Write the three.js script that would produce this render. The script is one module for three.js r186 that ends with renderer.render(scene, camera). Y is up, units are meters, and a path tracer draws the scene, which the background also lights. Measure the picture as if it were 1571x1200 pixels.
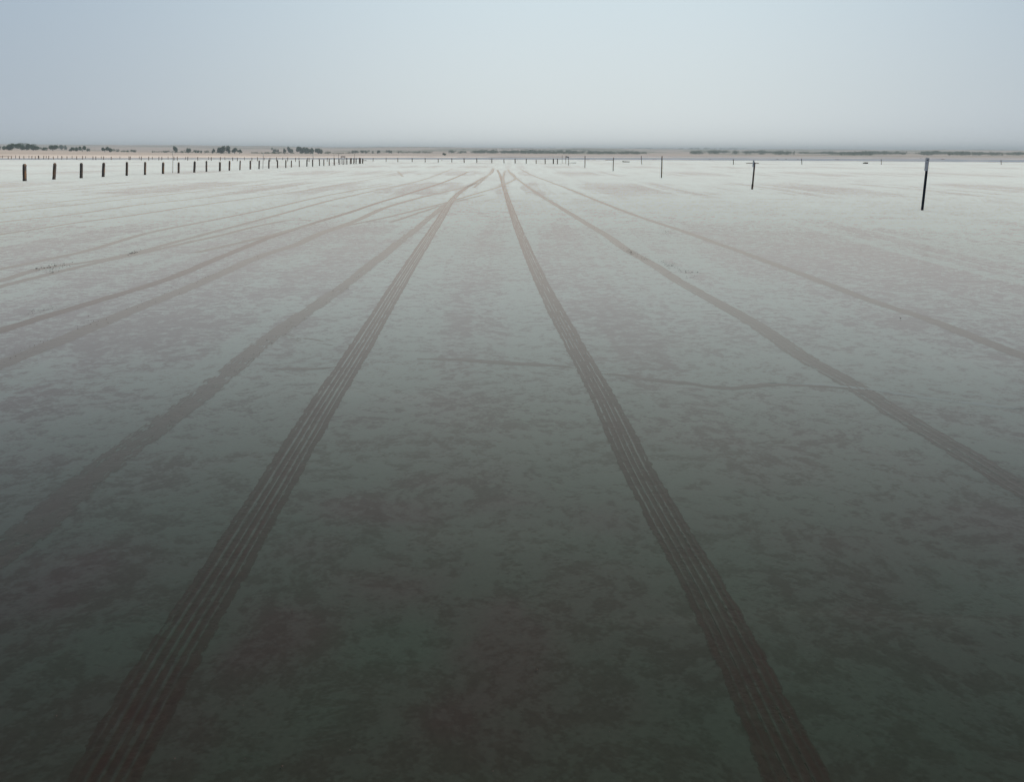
import * as THREE from 'three';
import { mergeGeometries } from 'three/addons/utils/BufferGeometryUtils.js';

// ------------------------------------------------------------------ camera, sky, sun, exposure
const W = 1571, H = 1200;                 // proportions of the photograph
const FOCAL = 1300, HORIZON = 232, EYE = 1.5, ROLL = 0.00255;
const renderer = new THREE.WebGLRenderer({ antialias: true });
renderer.setSize(1024, 783);
renderer.toneMapping = THREE.LinearToneMapping;
renderer.toneMappingExposure = 1.0;
renderer.shadowMap.enabled = true;
const scene = new THREE.Scene();
const FULL = 2 * (H - HORIZON);           // a level camera with a lens that is shifted down, as a view camera has
const camera = new THREE.PerspectiveCamera(2 * Math.atan(FULL / 2 / FOCAL) * 180 / Math.PI, W / FULL, 0.1, 9000);
camera.position.set(0, EYE, 0);
camera.rotation.z = ROLL;
camera.setViewOffset(W, FULL, 0, FULL / 2 - HORIZON, W, H);
scene.add(camera);

const lin = (r, g, b) => [r, g, b].map(c => { c /= 255; return c <= 0.04045 ? c / 12.92 : ((c + 0.055) / 1.055) ** 2.4; });
const clamp = (x, a = 0, b = 1) => Math.min(b, Math.max(a, x));
const mixf = (a, b, t) => a + (b - a) * t;
const mix3 = (a, b, t) => [mixf(a[0], b[0], t), mixf(a[1], b[1], t), mixf(a[2], b[2], t)];
const sstep = (a, b, x) => { const t = clamp((x - a) / (b - a)); return t * t * (3 - 2 * t); };

{ // hazy sky: pale and milky low down, palest straight ahead; overhead darkened to keep the near ground dark
  const w = 1024, h = 512, d = new Float32Array(w * h * 4);
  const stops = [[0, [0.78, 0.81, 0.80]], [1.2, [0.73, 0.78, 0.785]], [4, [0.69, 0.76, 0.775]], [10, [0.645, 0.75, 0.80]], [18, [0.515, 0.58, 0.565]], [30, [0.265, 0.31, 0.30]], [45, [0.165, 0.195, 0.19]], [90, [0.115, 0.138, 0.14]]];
  for (let j = 0; j < h; j++) {
    const el = ((j + 0.5) / h - 0.5) * 180;
    for (let i = 0; i < w; i++) {
      const az = ((i + 0.5) / w - 0.5) * 2 * Math.PI;               // atan2(z, x)
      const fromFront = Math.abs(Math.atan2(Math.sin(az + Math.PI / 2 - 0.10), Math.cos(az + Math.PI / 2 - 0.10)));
      const e = Math.abs(el);
      let k = 0; while (k < stops.length - 2 && e > stops[k + 1][0]) k++;
      const t = clamp((e - stops[k][0]) / (stops[k + 1][0] - stops[k][0]));
      let c = mix3(stops[k][1], stops[k + 1][1], t);
      const side = mixf(1, 0.63 - 0.27 * sstep(9, 19, e), sstep(0.05, 0.78, fromFront));  // high sides, out of view, darkened to dim the ground left and right
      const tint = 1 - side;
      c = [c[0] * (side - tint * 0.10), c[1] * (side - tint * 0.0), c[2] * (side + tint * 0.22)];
      if (el < 0) c = [0.12, 0.125, 0.12];
      const o = (j * w + i) * 4;
      d[o] = c[0]; d[o + 1] = c[1]; d[o + 2] = c[2]; d[o + 3] = 1;
    }
  }
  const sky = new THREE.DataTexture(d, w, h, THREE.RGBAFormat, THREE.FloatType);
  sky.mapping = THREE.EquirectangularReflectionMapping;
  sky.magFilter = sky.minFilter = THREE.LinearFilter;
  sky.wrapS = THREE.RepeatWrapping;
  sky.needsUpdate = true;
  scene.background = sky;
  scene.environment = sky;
}
const sun = new THREE.DirectionalLight(new THREE.Color().setRGB(1, 0.93, 0.80), 4.5);
{ // veiled sun, high on the right and a little ahead
  const az = 78 * Math.PI / 180, el = 54 * Math.PI / 180;
  sun.position.set(Math.sin(az) * Math.cos(el) * 300, Math.sin(el) * 300, -Math.cos(az) * Math.cos(el) * 300);
  sun.castShadow = true;
  sun.shadow.radius = 22;
  sun.shadow.mapSize.set(2048, 2048);
  const s = sun.shadow.camera; s.left = -120; s.right = 120; s.top = 120; s.bottom = -120; s.near = 1; s.far = 900;
  scene.add(sun); scene.add(sun.target);
}
scene.fog = new THREE.FogExp2(new THREE.Color().setRGB(0.74, 0.87, 1.0), 0.0005);

// ------------------------------------------------------------------ helpers
let seed = 1234567;
const rnd = () => { seed = (seed + 0x6D2B79F5) | 0; let t = Math.imul(seed ^ (seed >>> 15), 1 | seed); t = (t + Math.imul(t ^ (t >>> 7), 61 | t)) ^ t; return ((t ^ (t >>> 14)) >>> 0) / 4294967296; };
const rr = (a, b) => a + (b - a) * rnd();
const hash = (x, y, s) => { let h = Math.imul(x | 0, 374761393) ^ Math.imul(y | 0, 668265263) ^ Math.imul(s | 0, 2147483647 - 58); h = Math.imul(h ^ (h >>> 13), 1274126177); h ^= h >>> 16; return (h >>> 0) / 4294967296; };
function vnoise(x, y, s = 0, per = 0) {
  let xi = Math.floor(x), yi = Math.floor(y); const fx = x - xi, fy = y - yi;
  const u = fx * fx * fx * (fx * (fx * 6 - 15) + 10), v = fy * fy * fy * (fy * (fy * 6 - 15) + 10);
  let x1 = xi + 1, y1 = yi + 1;
  if (per) { xi = ((xi % per) + per) % per; x1 = ((x1 % per) + per) % per; yi = ((yi % per) + per) % per; y1 = ((y1 % per) + per) % per; }
  return mixf(mixf(hash(xi, yi, s), hash(x1, yi, s), u), mixf(hash(xi, y1, s), hash(x1, y1, s), u), v);
}
function fbm(x, y, oct, s = 0, per = 0, keep = 0.55) { let a = 0, n = 0, amp = 1; for (let o = 0; o < oct; o++) { a += amp * vnoise(x, y, s + o * 17, per); n += amp; x *= 2; y *= 2; per *= 2; amp *= keep; } return a / n; }

// a pixel of the photograph -> the direction it looks in, the point of the flat it shows, or a point at a depth
const cr = Math.cos(ROLL), sr = Math.sin(ROLL);
function ray(px, py) { const u = (px - W / 2) / FOCAL, v = -(py - HORIZON) / FOCAL; return [u * cr - v * sr, u * sr + v * cr, -1]; }
function onFlat(px, py, y = 0) { const d = ray(px, py), t = (y - EYE) / d[1]; return [d[0] * t, d[2] * t]; }   // x, z
function atDepth(px, py, depth) { const d = ray(px, py); return [d[0] * depth, EYE + d[1] * depth, -depth]; }

const used = {};
function numbered(name) { const n = used[name] = (used[name] ?? -1) + 1; return n ? `${name}_${String(n).padStart(3, '0')}` : name; }
function tag(o, label, category, group) { o.userData.label = label; if (category) o.userData.category = category; if (group) o.userData.group = group; return o; }
function top(name, o) { o.name = numbered(name); scene.add(o); shadows(o); return o; }
function shadows(o) { o.traverse(m => { if (m.isMesh) { m.castShadow = true; m.receiveShadow = true; } }); return o; }
function part(name, geo, mat, parent) { const m = new THREE.Mesh(geo, mat); m.name = name; m.castShadow = m.receiveShadow = true; parent.add(m); return m; }
const ordinal = n => ['', 'first', 'second', 'third', 'fourth', 'fifth', 'sixth', 'seventh', 'eighth', 'ninth', 'tenth', 'eleventh', 'twelfth', 'thirteenth', 'fourteenth', 'fifteenth', 'sixteenth', 'seventeenth', 'eighteenth', 'nineteenth'][n] || (n === 20 ? 'twentieth' : n === 30 ? 'thirtieth' : n === 40 ? 'fortieth' : n === 50 ? 'fiftieth' : n === 60 ? 'sixtieth' : ['', '', 'twenty', 'thirty', 'forty', 'fifty', 'sixty'][Math.floor(n / 10)] + '-' + ordinal(n % 10));

// ------------------------------------------------------------------ the mud flat
const GREEN = [0.0165, 0.0255, 0.0192], BROWN = [0.0200, 0.0168, 0.0155], TRACK = [0.0165, 0.0088, 0.0066];
// fine grain of the crust: flakes of pale green film over brown mud (tile of 5.2 m)
const TILE = 5.2, TN = 2048;
const crust = (() => {
  const n = TN, map = new Uint8Array(n * n * 4), bump = new Uint8Array(n * n * 4), spec = new Uint8Array(n * n * 4), mask = new Float32Array(n * n);
  for (let j = 0; j < n; j++) for (let i = 0; i < n; i++) {
    const x = i / n, y = j / n;
    const wx = vnoise(x * 16, y * 16, 5, 16) * 0.06, wy = vnoise(x * 16, y * 16, 9, 16) * 0.06;
    const a = 0.5 + 1.9 * (fbm((x + wx * 0.4) * 64, (y + wy * 0.4) * 64, 6, 31, 64, 0.82) - 0.5), b = fbm(x * 7, y * 7, 3, 71, 7), f = hash(i, j, 3), g2 = vnoise(x * 512, y * 512, 44, 512);
    const m = sstep(0.38, 0.56, a * 0.75 + b * 0.25 + (g2 - 0.5) * 0.10);      // 1 = green film, 0 = bare brown mud
    mask[j * n + i] = a * 0.8 + b * 0.2;
    const grain = 0.86 + 0.20 * g2 + 0.10 * (f - 0.5);
    const o = (j * n + i) * 4;
    // relative to the brightest of the two colours; vertex colours carry the larger patches
    const c = mix3([0.91, 0.84, 0.83], [1, 1, 1], m);
    for (let k = 0; k < 3; k++) map[o + k] = clamp(c[k] * grain * 0.86) * 255;
    map[o + 3] = 255;
    const hgt = 0.25 * m + 0.75 * b; bump[o] = bump[o + 1] = bump[o + 2] = clamp(hgt) * 255; bump[o + 3] = 255;
    const s = clamp(mixf(0.74, 1.0, m) * (0.92 + 0.12 * g2)); spec[o] = spec[o + 1] = spec[o + 2] = 255; spec[o + 3] = s * 255;
  }
  const tex = (d) => { const t = new THREE.DataTexture(d, n, n, THREE.RGBAFormat); t.wrapS = t.wrapT = THREE.RepeatWrapping; t.magFilter = THREE.LinearFilter; t.minFilter = THREE.LinearMipmapLinearFilter; t.generateMipmaps = true; t.needsUpdate = true; return t; };
  return { map: tex(map), bump: tex(bump), spec: tex(spec), mask };
})();

// large patches, by place on the flat (x, z in metres)
const HEAD = Math.atan2((W / 2 - 745) / FOCAL, 1);        // the way the cars drove, a little left of straight ahead
const blobs = [ // bare brown patches: [pixel x, y, radius across, radius along, strength]
  [545, 780, 0.22, 0.14, 1], [620, 790, 0.14, 0.10, 0.8], [780, 1000, 0.17, 0.16, 0.9], [770, 935, 0.10, 0.10, 0.7], [60, 920, 0.30, 0.22, 0.9], [140, 860, 0.26, 0.16, 0.6], [440, 960, 0.14, 0.14, 0.8], [400, 1000, 0.16, 0.10, 0.7],
  [150, 345, 6, 5, 0.75], [60, 310, 7, 6, 0.75], [260, 312, 8, 6, 0.6], [180, 420, 3.2, 2.2, 0.7], [380, 350, 3.5, 4, 0.45], [1450, 420, 3, 3, 0.4],
  [670, 740, 0.2, 0.1, 0.5], [780, 775, 0.14, 0.12, 0.6], [930, 800, 0.16, 0.14, 0.4], [1300, 850, 0.30, 0.22, 0.4], [1180, 850, 0.2, 0.16, 0.35], [700, 1090, 0.2, 0.12, 0.55], [330, 1090, 0.16, 0.16, 0.4], [1310, 950, 0.2, 0.2, 0.35],
  [560, 900, 0.18, 0.1, 0.5], [480, 840, 0.12, 0.10, 0.5], [100, 480, 1.1, 0.9, 0.8], [300, 500, 1.0, 0.6, 0.7], [240, 545, 0.8, 0.5, 0.3], [620, 620, 0.4, 0.3, 0.4], [1240, 690, 0.5, 0.3, 0.45], [1480, 640, 0.5, 0.3, 0.4], [1530, 800, 0.3, 0.2, 0.5], [80, 700, 0.4, 0.3, 0.4], [60, 620, 0.5, 0.25, 0.3],
].map(([px, py, a, b, s]) => { const [x, z] = onFlat(px, py); return [x, z, a, b, s]; });
const greens = [[260, 650, 0.7, 0.45, 0.7], [950, 720, 0.4, 0.3, 0.5], [1100, 850, 0.25, 0.14, 0.9], [600, 1000, 0.25, 0.2, 0.5], [380, 585, 0.6, 0.3, 0.5], [850, 560, 0.6, 0.4, 0.5], [1050, 1120, 0.2, 0.2, 0.4], [450, 730, 0.25, 0.14, 0.5]].map(([px, py, a, b, s]) => { const [x, z] = onFlat(px, py); return [x, z, a, b, s]; });
function film(x, z) {     // 1 where the pale green film covers the mud, 0 where the brown mud is bare
  const lat = x * Math.cos(HEAD) - z * Math.sin(HEAD), lon = -z * Math.cos(HEAD) - x * Math.sin(HEAD);
  let m = 0.93 + 1.0 * (fbm(x * 0.9 + 40, z * 0.9, 4, 101) - 0.5) + 0.8 * (fbm(x * 3.1, z * 3.1 + 9, 4, 151) - 0.5);
  m -= 1.0 * (sstep(0.50, 0.66, vnoise(lat * 1.9 + 11 + 0.5 * vnoise(lon * 0.10, 3, 8), lon * 0.035, 211)) - 0.25) * sstep(3, 8, lon);   // old faint drive lines
  m -= 0.65 * (sstep(0.52, 0.68, vnoise(lat * 4.7 + 31, lon * 0.05, 223)) - 0.25) * sstep(3, 8, lon);
  m -= 0.5 * (fbm(x * 0.16 + 5, z * 0.10, 3, 301) - 0.5);
  for (const [bx, bz, a, b, s] of blobs) { const q = ((x - bx) / a) ** 2 + ((z - bz) / b) ** 2; if (q < 9) m -= s * 0.9 * Math.exp(-q) * (0.55 + 0.9 * fbm(x * 6, z * 6, 3, 401)); }
  for (const [bx, bz, a, b, s] of greens) { const q = ((x - bx) / a) ** 2 + ((z - bz) / b) ** 2; if (q < 9) m += s * 0.7 * Math.exp(-q); }
  return clamp(m);
}
function ground(x, z) {                                       // linear colour of the crust at a place
  const t = film(x, z);
  const c = mix3(BROWN, GREEN, t), v = 0.88 + 0.24 * fbm(x * 1.7, z * 1.7, 3, 501);
  // thin drying salt streaks far out on the flat
  const salt = sstep(0.66, 0.74, fbm(x * 0.25, z * 1.3 + 70, 4, 601)) * 0.5;
  return [c[0] * v + salt * 0.02, c[1] * v + salt * 0.021, c[2] * v + salt * 0.021];
}
// the film of algae and salt crystals is a little furry at a glancing look (sheen) and the damp crust is glossy; bare mud is less so
const AX = 17, AZ = 11.5, filmMap = (() => {
  const n = 2048, d = new Uint8Array(n * n * 4);
  for (let j = 0; j < n; j++) for (let i = 0; i < n; i++) {
    const x = ((i + 0.5) / n - 0.5) * AX, z = ((j + 0.5) / n - 1) * AZ;
    const ti = ((Math.floor(x / TILE * TN) % TN) + TN) % TN, tj = ((Math.floor(z / TILE * TN) % TN) + TN) % TN, flake = crust.mask[tj * TN + ti];
    const c = mix3([0.73, 0.595, 0.50], [1.0, 0.928, 0.785], sstep(0.30, 0.62, flake + (film(x, z) - 0.55) * 0.27 + 0.20 * (hash(i, j, 77) - 0.5))), gr = 0.94 + 0.12 * hash(i, j, 78), o = (j * n + i) * 4;
    for (let k = 0; k < 3; k++) d[o + k] = Math.min(255, 255 * c[k] * gr); d[o + 3] = 255;
  }
  const t = new THREE.DataTexture(d, n, n, THREE.RGBAFormat); t.wrapS = t.wrapT = THREE.MirroredRepeatWrapping; t.magFilter = THREE.LinearFilter; t.minFilter = THREE.LinearMipmapLinearFilter; t.generateMipmaps = true;
  t.repeat.set(TILE / AX, TILE / AZ); t.offset.set(0.5, 1); t.needsUpdate = true; return t;
})();
const mudMat = new THREE.MeshPhysicalMaterial({ color: 0xffffff, vertexColors: true, map: crust.map, bumpMap: crust.bump, bumpScale: 0.0004, roughness: 0.16, ior: 1.4, specularIntensity: 1, specularIntensityMap: crust.spec, specularColor: new THREE.Color().setRGB(1, 0.97, 0.88), sheen: 5.2, sheenRoughness: 0.51, sheenColor: 0xffffff, sheenColorMap: filmMap });
mudMat.name = 'mud_crust';
const trackMat = new THREE.MeshPhysicalMaterial({ color: 0xffffff, vertexColors: true, map: crust.map, bumpMap: crust.bump, bumpScale: 0.0008, roughness: 0.24, ior: 1.4, specularIntensity: 0.55, sheen: 4.1, sheenRoughness: 0.50, sheenColor: new THREE.Color().setRGB(0.86, 0.66, 0.52) });
const softMat = trackMat.clone(); softMat.sheen = 4.5; softMat.sheenColor = new THREE.Color().setRGB(0.88, 0.71, 0.57); softMat.specularIntensity = 0.85; softMat.name = 'smeared_mud';
trackMat.name = 'pressed_mud';
const paleMat = mudMat.clone(); paleMat.sheenColorMap = null; paleMat.sheenColor = new THREE.Color().setRGB(1, 0.96, 0.85); paleMat.name = 'pale_film';
const mudFlat = (() => {
  const FAR = 150, pos = [], col = [], uv = [], idx = [];
  // rings of finer steps close by, and rays that are close together ahead and sparse behind
  const radii = [0.2, 0.8, 1.3]; for (let d = 1100; d > 14; d -= d > 300 ? 3.2 : d > 80 ? 1.8 : 0.9) radii.push(EYE * FOCAL / d); radii.push(FAR);
  const angs = []; for (let a = -0.72; a <= 0.72; a += 0.0021) angs.push(a); for (let a = 0.76; a < 2 * Math.PI - 0.72; a += 0.09) angs.push(a); 
  const n = angs.length;
  for (const r of radii) for (const a of angs) {
    const x = Math.sin(a) * r, z = -Math.cos(a) * r;
    pos.push(x, 0, z); uv.push(x / TILE, z / TILE); col.push(...ground(x, z));
  }
  for (let i = 0; i < radii.length - 1; i++) for (let j = 0; j < n; j++) {
    const a = i * n + j, b = i * n + (j + 1) % n, c = a + n, d = b + n; idx.push(a, b, c, b, d, c);
  }
  const g = new THREE.BufferGeometry();
  g.setAttribute('position', new THREE.Float32BufferAttribute(pos, 3)); g.setAttribute('color', new THREE.Float32BufferAttribute(col, 3)); g.setAttribute('uv', new THREE.Float32BufferAttribute(uv, 2));
  g.setIndex(idx); g.computeVertexNormals();
  const m = new THREE.Mesh(g, mudMat); m.userData.kind = 'structure'; m.userData.label = 'wide flat of damp green and brown mud crossed by tyre tracks';
  return top('mud_flat', m);
})();

// ------------------------------------------------------------------ tyre tracks: pressed strips with tread, children of the flat
function smoothPath(pts, step) {
  const c = new THREE.CatmullRomCurve3(pts.map(p => new THREE.Vector3(p[0], 0, p[1])), false, 'centripetal');
  return c;
}
// pts: pixels down the middle of the track, near end first; wid: width on the ground
function track(pts, { wid = 0.19, ribs = [], strength = 1, name = 'tyre_track', lift = 0.004, rag = 0.012, label, colour = TRACK, edge = 0.5, mat = trackMat, seedN = 0, speckle = 0.3, taper = false } = {}) {
  const w = pts.map(([px, py]) => onFlat(px, py));
  const curve = smoothPath(w), pos = [], col = [], uv = [], key = [], ribs2 = [], NC = 40;
  const len = curve.getLength(); let rows = 0, s = 0; const p = new THREE.Vector3(), t = new THREE.Vector3();
  while (s <= len) {
    const u = Math.min(1, s / len); curve.getPointAt(u, p); curve.getTangentAt(u, t);
    const r = Math.hypot(p.x, p.z), nx = -t.z, nz = t.x;                 // to the right of the way
    for (let k = 0; k <= NC; k++) {
      const q = k / NC, e = (q - 0.5) * 2;
      const jag = rag * ((fbm(s * 22, e > 0 ? 3.3 : 7.7, 4, 900 + seedN) - 0.5) * 2 + 0.6 * (fbm(s * 1.3, e > 0 ? 1.3 : 5.7, 2, 950 + seedN) - 0.5) * 2);
      const off = e * (wid / 2 * (taper ? Math.max(0.12, Math.sin(Math.PI * clamp(u * 1.0)) ** 0.6) : 1) + jag * Math.abs(e));
      const x = p.x + nx * off, z = p.z + nz * off;
      let press = Math.min(1, (1 - Math.abs(e)) / edge); press = press * press * (3 - 2 * press);
      let rib = 0;
      for (const [at, width, amt, pitch] of ribs) {
        const dd = Math.abs(q - at) / width;
        if (dd < 1) rib = Math.max(rib, amt * (1 - dd * dd) * 1.2 * (0.78 + 0.22 * (pitch ? sstep(0.25, 0.6, Math.abs(((s / pitch + at * 3.1) % 1) - 0.5) * 2) : 1)) * (0.7 + 0.8 * fbm(s * 3, at * 40, 3, 40 + seedN)));
      }
      const blot = fbm(x * 12, z * 12, 3, 77 + seedN), strip = fbm(q * 9, s * 0.6, 2, 130 + seedN);
      const g = ground(x, z);
      const k2 = clamp(strength * press * (0.62 + 0.7 * (blot - 0.35)) * (0.8 + 0.5 * (strip - 0.4))) * (1 - rib);
      const lug = 0.8 + 0.4 * vnoise(s * 38, q * 14, 61 + seedN);
      const c = mix3(g, colour.map(v => v * lug), clamp(k2));
      const h = lift * 0.09 + 0.0007 * rib * press;
      pos.push(x, h, z); col.push(...c); uv.push(x / TILE, z / TILE); ribs2.push(rib); key.push(k2 + speckle * (hash(rows, k, 5 + seedN) - 0.5));
    }
    rows++;
    if (s === len) break;
    const fine = clamp(r * r / (EYE * FOCAL) * 2.2, 0.008, 2.5); s = Math.min(len, s + fine);
  }
  const pressed = [], crusty = [];
  for (let i = 0; i < rows - 1; i++) for (let k = 0; k < NC; k++) { const a = i * (NC + 1) + k, b = a + 1, c = a + NC + 1, d = c + 1; const on = (key[a] + key[b] + key[c] + key[d]) / 4 > 0.30; if (on || ribs2[a] > 0.25) (on ? pressed : crusty).push(a, b, c, b, d, c); }
  const idx = crusty.concat(pressed);
  const g = new THREE.BufferGeometry();
  g.setAttribute('position', new THREE.Float32BufferAttribute(pos, 3)); g.setAttribute('color', new THREE.Float32BufferAttribute(col, 3)); g.setAttribute('uv', new THREE.Float32BufferAttribute(uv, 2));
  g.setIndex(idx); g.computeVertexNormals();
  if (g.attributes.normal.getY(Math.floor(NC / 2)) < 0) { for (let i = 0; i < idx.length; i += 3) { const q = idx[i]; idx[i] = idx[i + 1]; idx[i + 1] = q; } g.setIndex(idx); g.computeVertexNormals(); }
  g.addGroup(0, crusty.length, 0); g.addGroup(crusty.length, pressed.length, 1);
  const m = part(name, g, [mudMat, mat], mudFlat); if (label) m.userData.label = label; return m;
}
const carRibs = [[0.30, 0.035, 0.85, 0.045], [0.47, 0.03, 0.8, 0.045], [0.62, 0.035, 0.9, 0.05], [0.76, 0.03, 0.6, 0.05], [0.16, 0.03, 0.4, 0.03]];
const carRibsR = [[0.22, 0.03, 0.55, 0.04], [0.38, 0.03, 0.65, 0.045], [0.54, 0.03, 0.6, 0.045], [0.70, 0.03, 0.7, 0.05], [0.84, 0.025, 0.4, 0.03]];
track([[100, 1290], [156, 1200], [267, 1000], [329, 900], [390, 800], [458, 687], [500, 617], [561, 520], [621.7, 420], [670, 345], [700, 300], [731, 279], [754, 265.5], [757, 258]], { speckle: 0.2, edge: 0.24, rag: 0.012, ribs: carRibs, wid: 0.204, seedN: 1, label: 'left of the two long tyre tracks with lined tread in the foreground' });
track([[1275, 1290], [1227, 1200], [1130, 1000], [1079, 900], [1022, 800], [978, 720], [931, 620], [876, 520], [829, 430], [791, 340], [774, 290], [767, 268], [763, 261]], { speckle: 0.2, edge: 0.24, rag: 0.012, ribs: carRibsR, wid: 0.18, seedN: 2, lift: 0.0045, label: 'right of the two long tyre tracks with lined tread in the foreground' });
track([[-80, 905], [41, 820], [155, 720], [290, 620], [413, 520], [526, 440], [583, 395], [631, 357], [682, 316], [698, 305]], { mat: softMat, wid: 0.25, seedN: 3, rag: 0.022, lift: 0.0055, edge: 0.6, strength: 0.72, speckle: 0.42, colour: [0.021, 0.0155, 0.0115], label: 'broad crumbly tyre track left of the two lined ones' });
track([[-70, 586], [0, 560], [100, 520], [187, 483], [277, 447], [333, 423], [400, 393], [451, 377], [484, 362], [550, 337], [591, 319], [650, 302], [711, 288], [735, 280]], { mat: softMat, wid: 0.22, seedN: 4, rag: 0.02, lift: 0.004, edge: 0.35, strength: 0.85 });
track([[476, 364], [507, 352], [578, 337], [688, 310], [731, 297], [762, 288], [780, 280.5], [790, 275], [788, 268], [782, 264]], { mat: softMat, wid: 0.19, seedN: 5, lift: 0.006, strength: 0.7 });
track([[-60, 528], [0, 508], [70, 486], [133, 467], [253, 430], [320, 403], [400, 370], [476, 344], [527, 329], [578, 312], [621, 299], [688, 277], [718, 264]], { wid: 0.2, seedN: 6, lift: 0.0048, rag: 0.02, strength: 1, colour: [0.023, 0.014, 0.0113] });
track([[-60, 456], [0, 440], [80, 420], [150, 403], [220, 388], [290, 372], [340, 361], [400, 346], [455, 337], [480, 339]], { mat: softMat, wid: 0.2, seedN: 7, lift: 0.005, strength: 0.75 });
track([[-60, 443], [0, 431], [70, 411], [130, 403], [205, 389], [260, 374], [400, 337], [451, 323], [502, 309], [578, 292], [642, 278], [695, 259]], { mat: softMat, wid: 0.2, seedN: 8, lift: 0.0055, strength: 0.8, colour: [0.022, 0.014, 0.012] });
const faint = [
  [[-40, 421], [60, 401], [130, 386], [230, 357], [310, 341], [400, 323], [502, 300], [604, 282]], [[-40, 368], [0, 360], [60, 351], [110, 343], [200, 331], [300, 316], [400, 302], [476, 291], [560, 277], [610, 268]],
  [[-40, 346], [0, 341], [120, 328], [200, 316], [300, 305], [400, 291.6], [463, 282.7], [560, 273], [600, 267]], [[-40, 324], [0, 320], [120, 307], [230, 296], [330, 286], [400, 279]],
  [[-40, 304], [0, 302], [60, 298], [140, 293], [240, 288], [340, 282], [400, 277.6], [443, 273], [489, 270.6], [527, 263.6], [572, 261.7]], [[-40, 293], [0, 291.5], [90, 286], [200, 280], [300, 275]],
  [[-40, 331], [60, 320], [120, 314], [200, 305], [320, 292], [420, 281], [500, 272], [585, 266], [606, 262], [618, 271]], [[300, 388], [400, 365], [480, 344]], [[640, 268], [690, 262], [752, 256]], [[620, 257.5], [700, 254], [790, 253], [880, 255]],
  [[757, 258], [748, 270], [727, 288]], [[775, 262], [772, 274], [776, 296]], [[743, 299], [690, 312], [600, 341]],
];
faint.forEach((p, i) => track(p, { mat: softMat, wid: 0.2, seedN: 20 + i, lift: 0.004 + 0.0004 * i, strength: i < 9 ? 0.8 : 0.6 }));
track([[1640, 792], [1560, 747], [1473, 693], [1373, 633], [1307, 590], [1240, 553], [1157, 497], [1047, 435], [995, 402], [959, 382], [939, 367], [893, 339], [852, 314], [829, 300], [795, 276], [783, 266], [779, 260]], { mat: softMat, wid: 0.215, seedN: 9, rag: 0.016, edge: 0.5, strength: 0.85, lift: 0.0042, ribs: [[0.28, 0.03, 0.4, 0.04], [0.5, 0.03, 0.35, 0.05], [0.7, 0.03, 0.35, 0.04]], label: 'long tyre track running out of the right edge of the photograph' });
track([[1650, 575], [1560, 543], [1507, 523], [1423, 490], [1340, 463], [1280, 440], [1227, 420], [1140, 388], [1096, 372], [1045, 354], [984, 334], [936, 316], [867, 288], [819, 270], [797, 259]], { mat: softMat, wid: 0.2, seedN: 10, rag: 0.016, lift: 0.0046, strength: 0.8, label: 'faint outermost tyre track on the right' });
// the low wavy lip left by a drying pool, across the tracks
const lip = { mat: softMat, taper: true, rag: 0.06, name: 'drying_edge', colour: [0.019, 0.0135, 0.0115], strength: 0.8, edge: 0.5 };
track([[640, 551], [700, 552], [760, 556], [810, 559], [870, 563], [885, 565]], { ...lip, wid: 0.12, seedN: 60, lift: 0.003 });
track([[918, 573], [960, 577], [1000, 584], [1050, 588], [1090, 594], [1130, 596], [1165, 592], [1200, 590], [1250, 592], [1300, 596]], { ...lip, wid: 0.11, seedN: 61, lift: 0.003 });
track([[420, 566], [480, 566], [530, 562]], { ...lip, wid: 0.10, seedN: 62, lift: 0.003, strength: 0.6 });
track([[430, 512], [480, 522], [540, 532]], { ...lip, wid: 0.4, seedN: 63, lift: 0.003, strength: 0.4 });
track([[1180, 587], [1230, 588.5], [1290, 593], [1350, 600], [1420, 611], [1500, 620], [1580, 630]], { ...lip, mat: paleMat, wid: 0.08, seedN: 64, lift: 0.005, colour: [0.027, 0.034, 0.028] });

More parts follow.
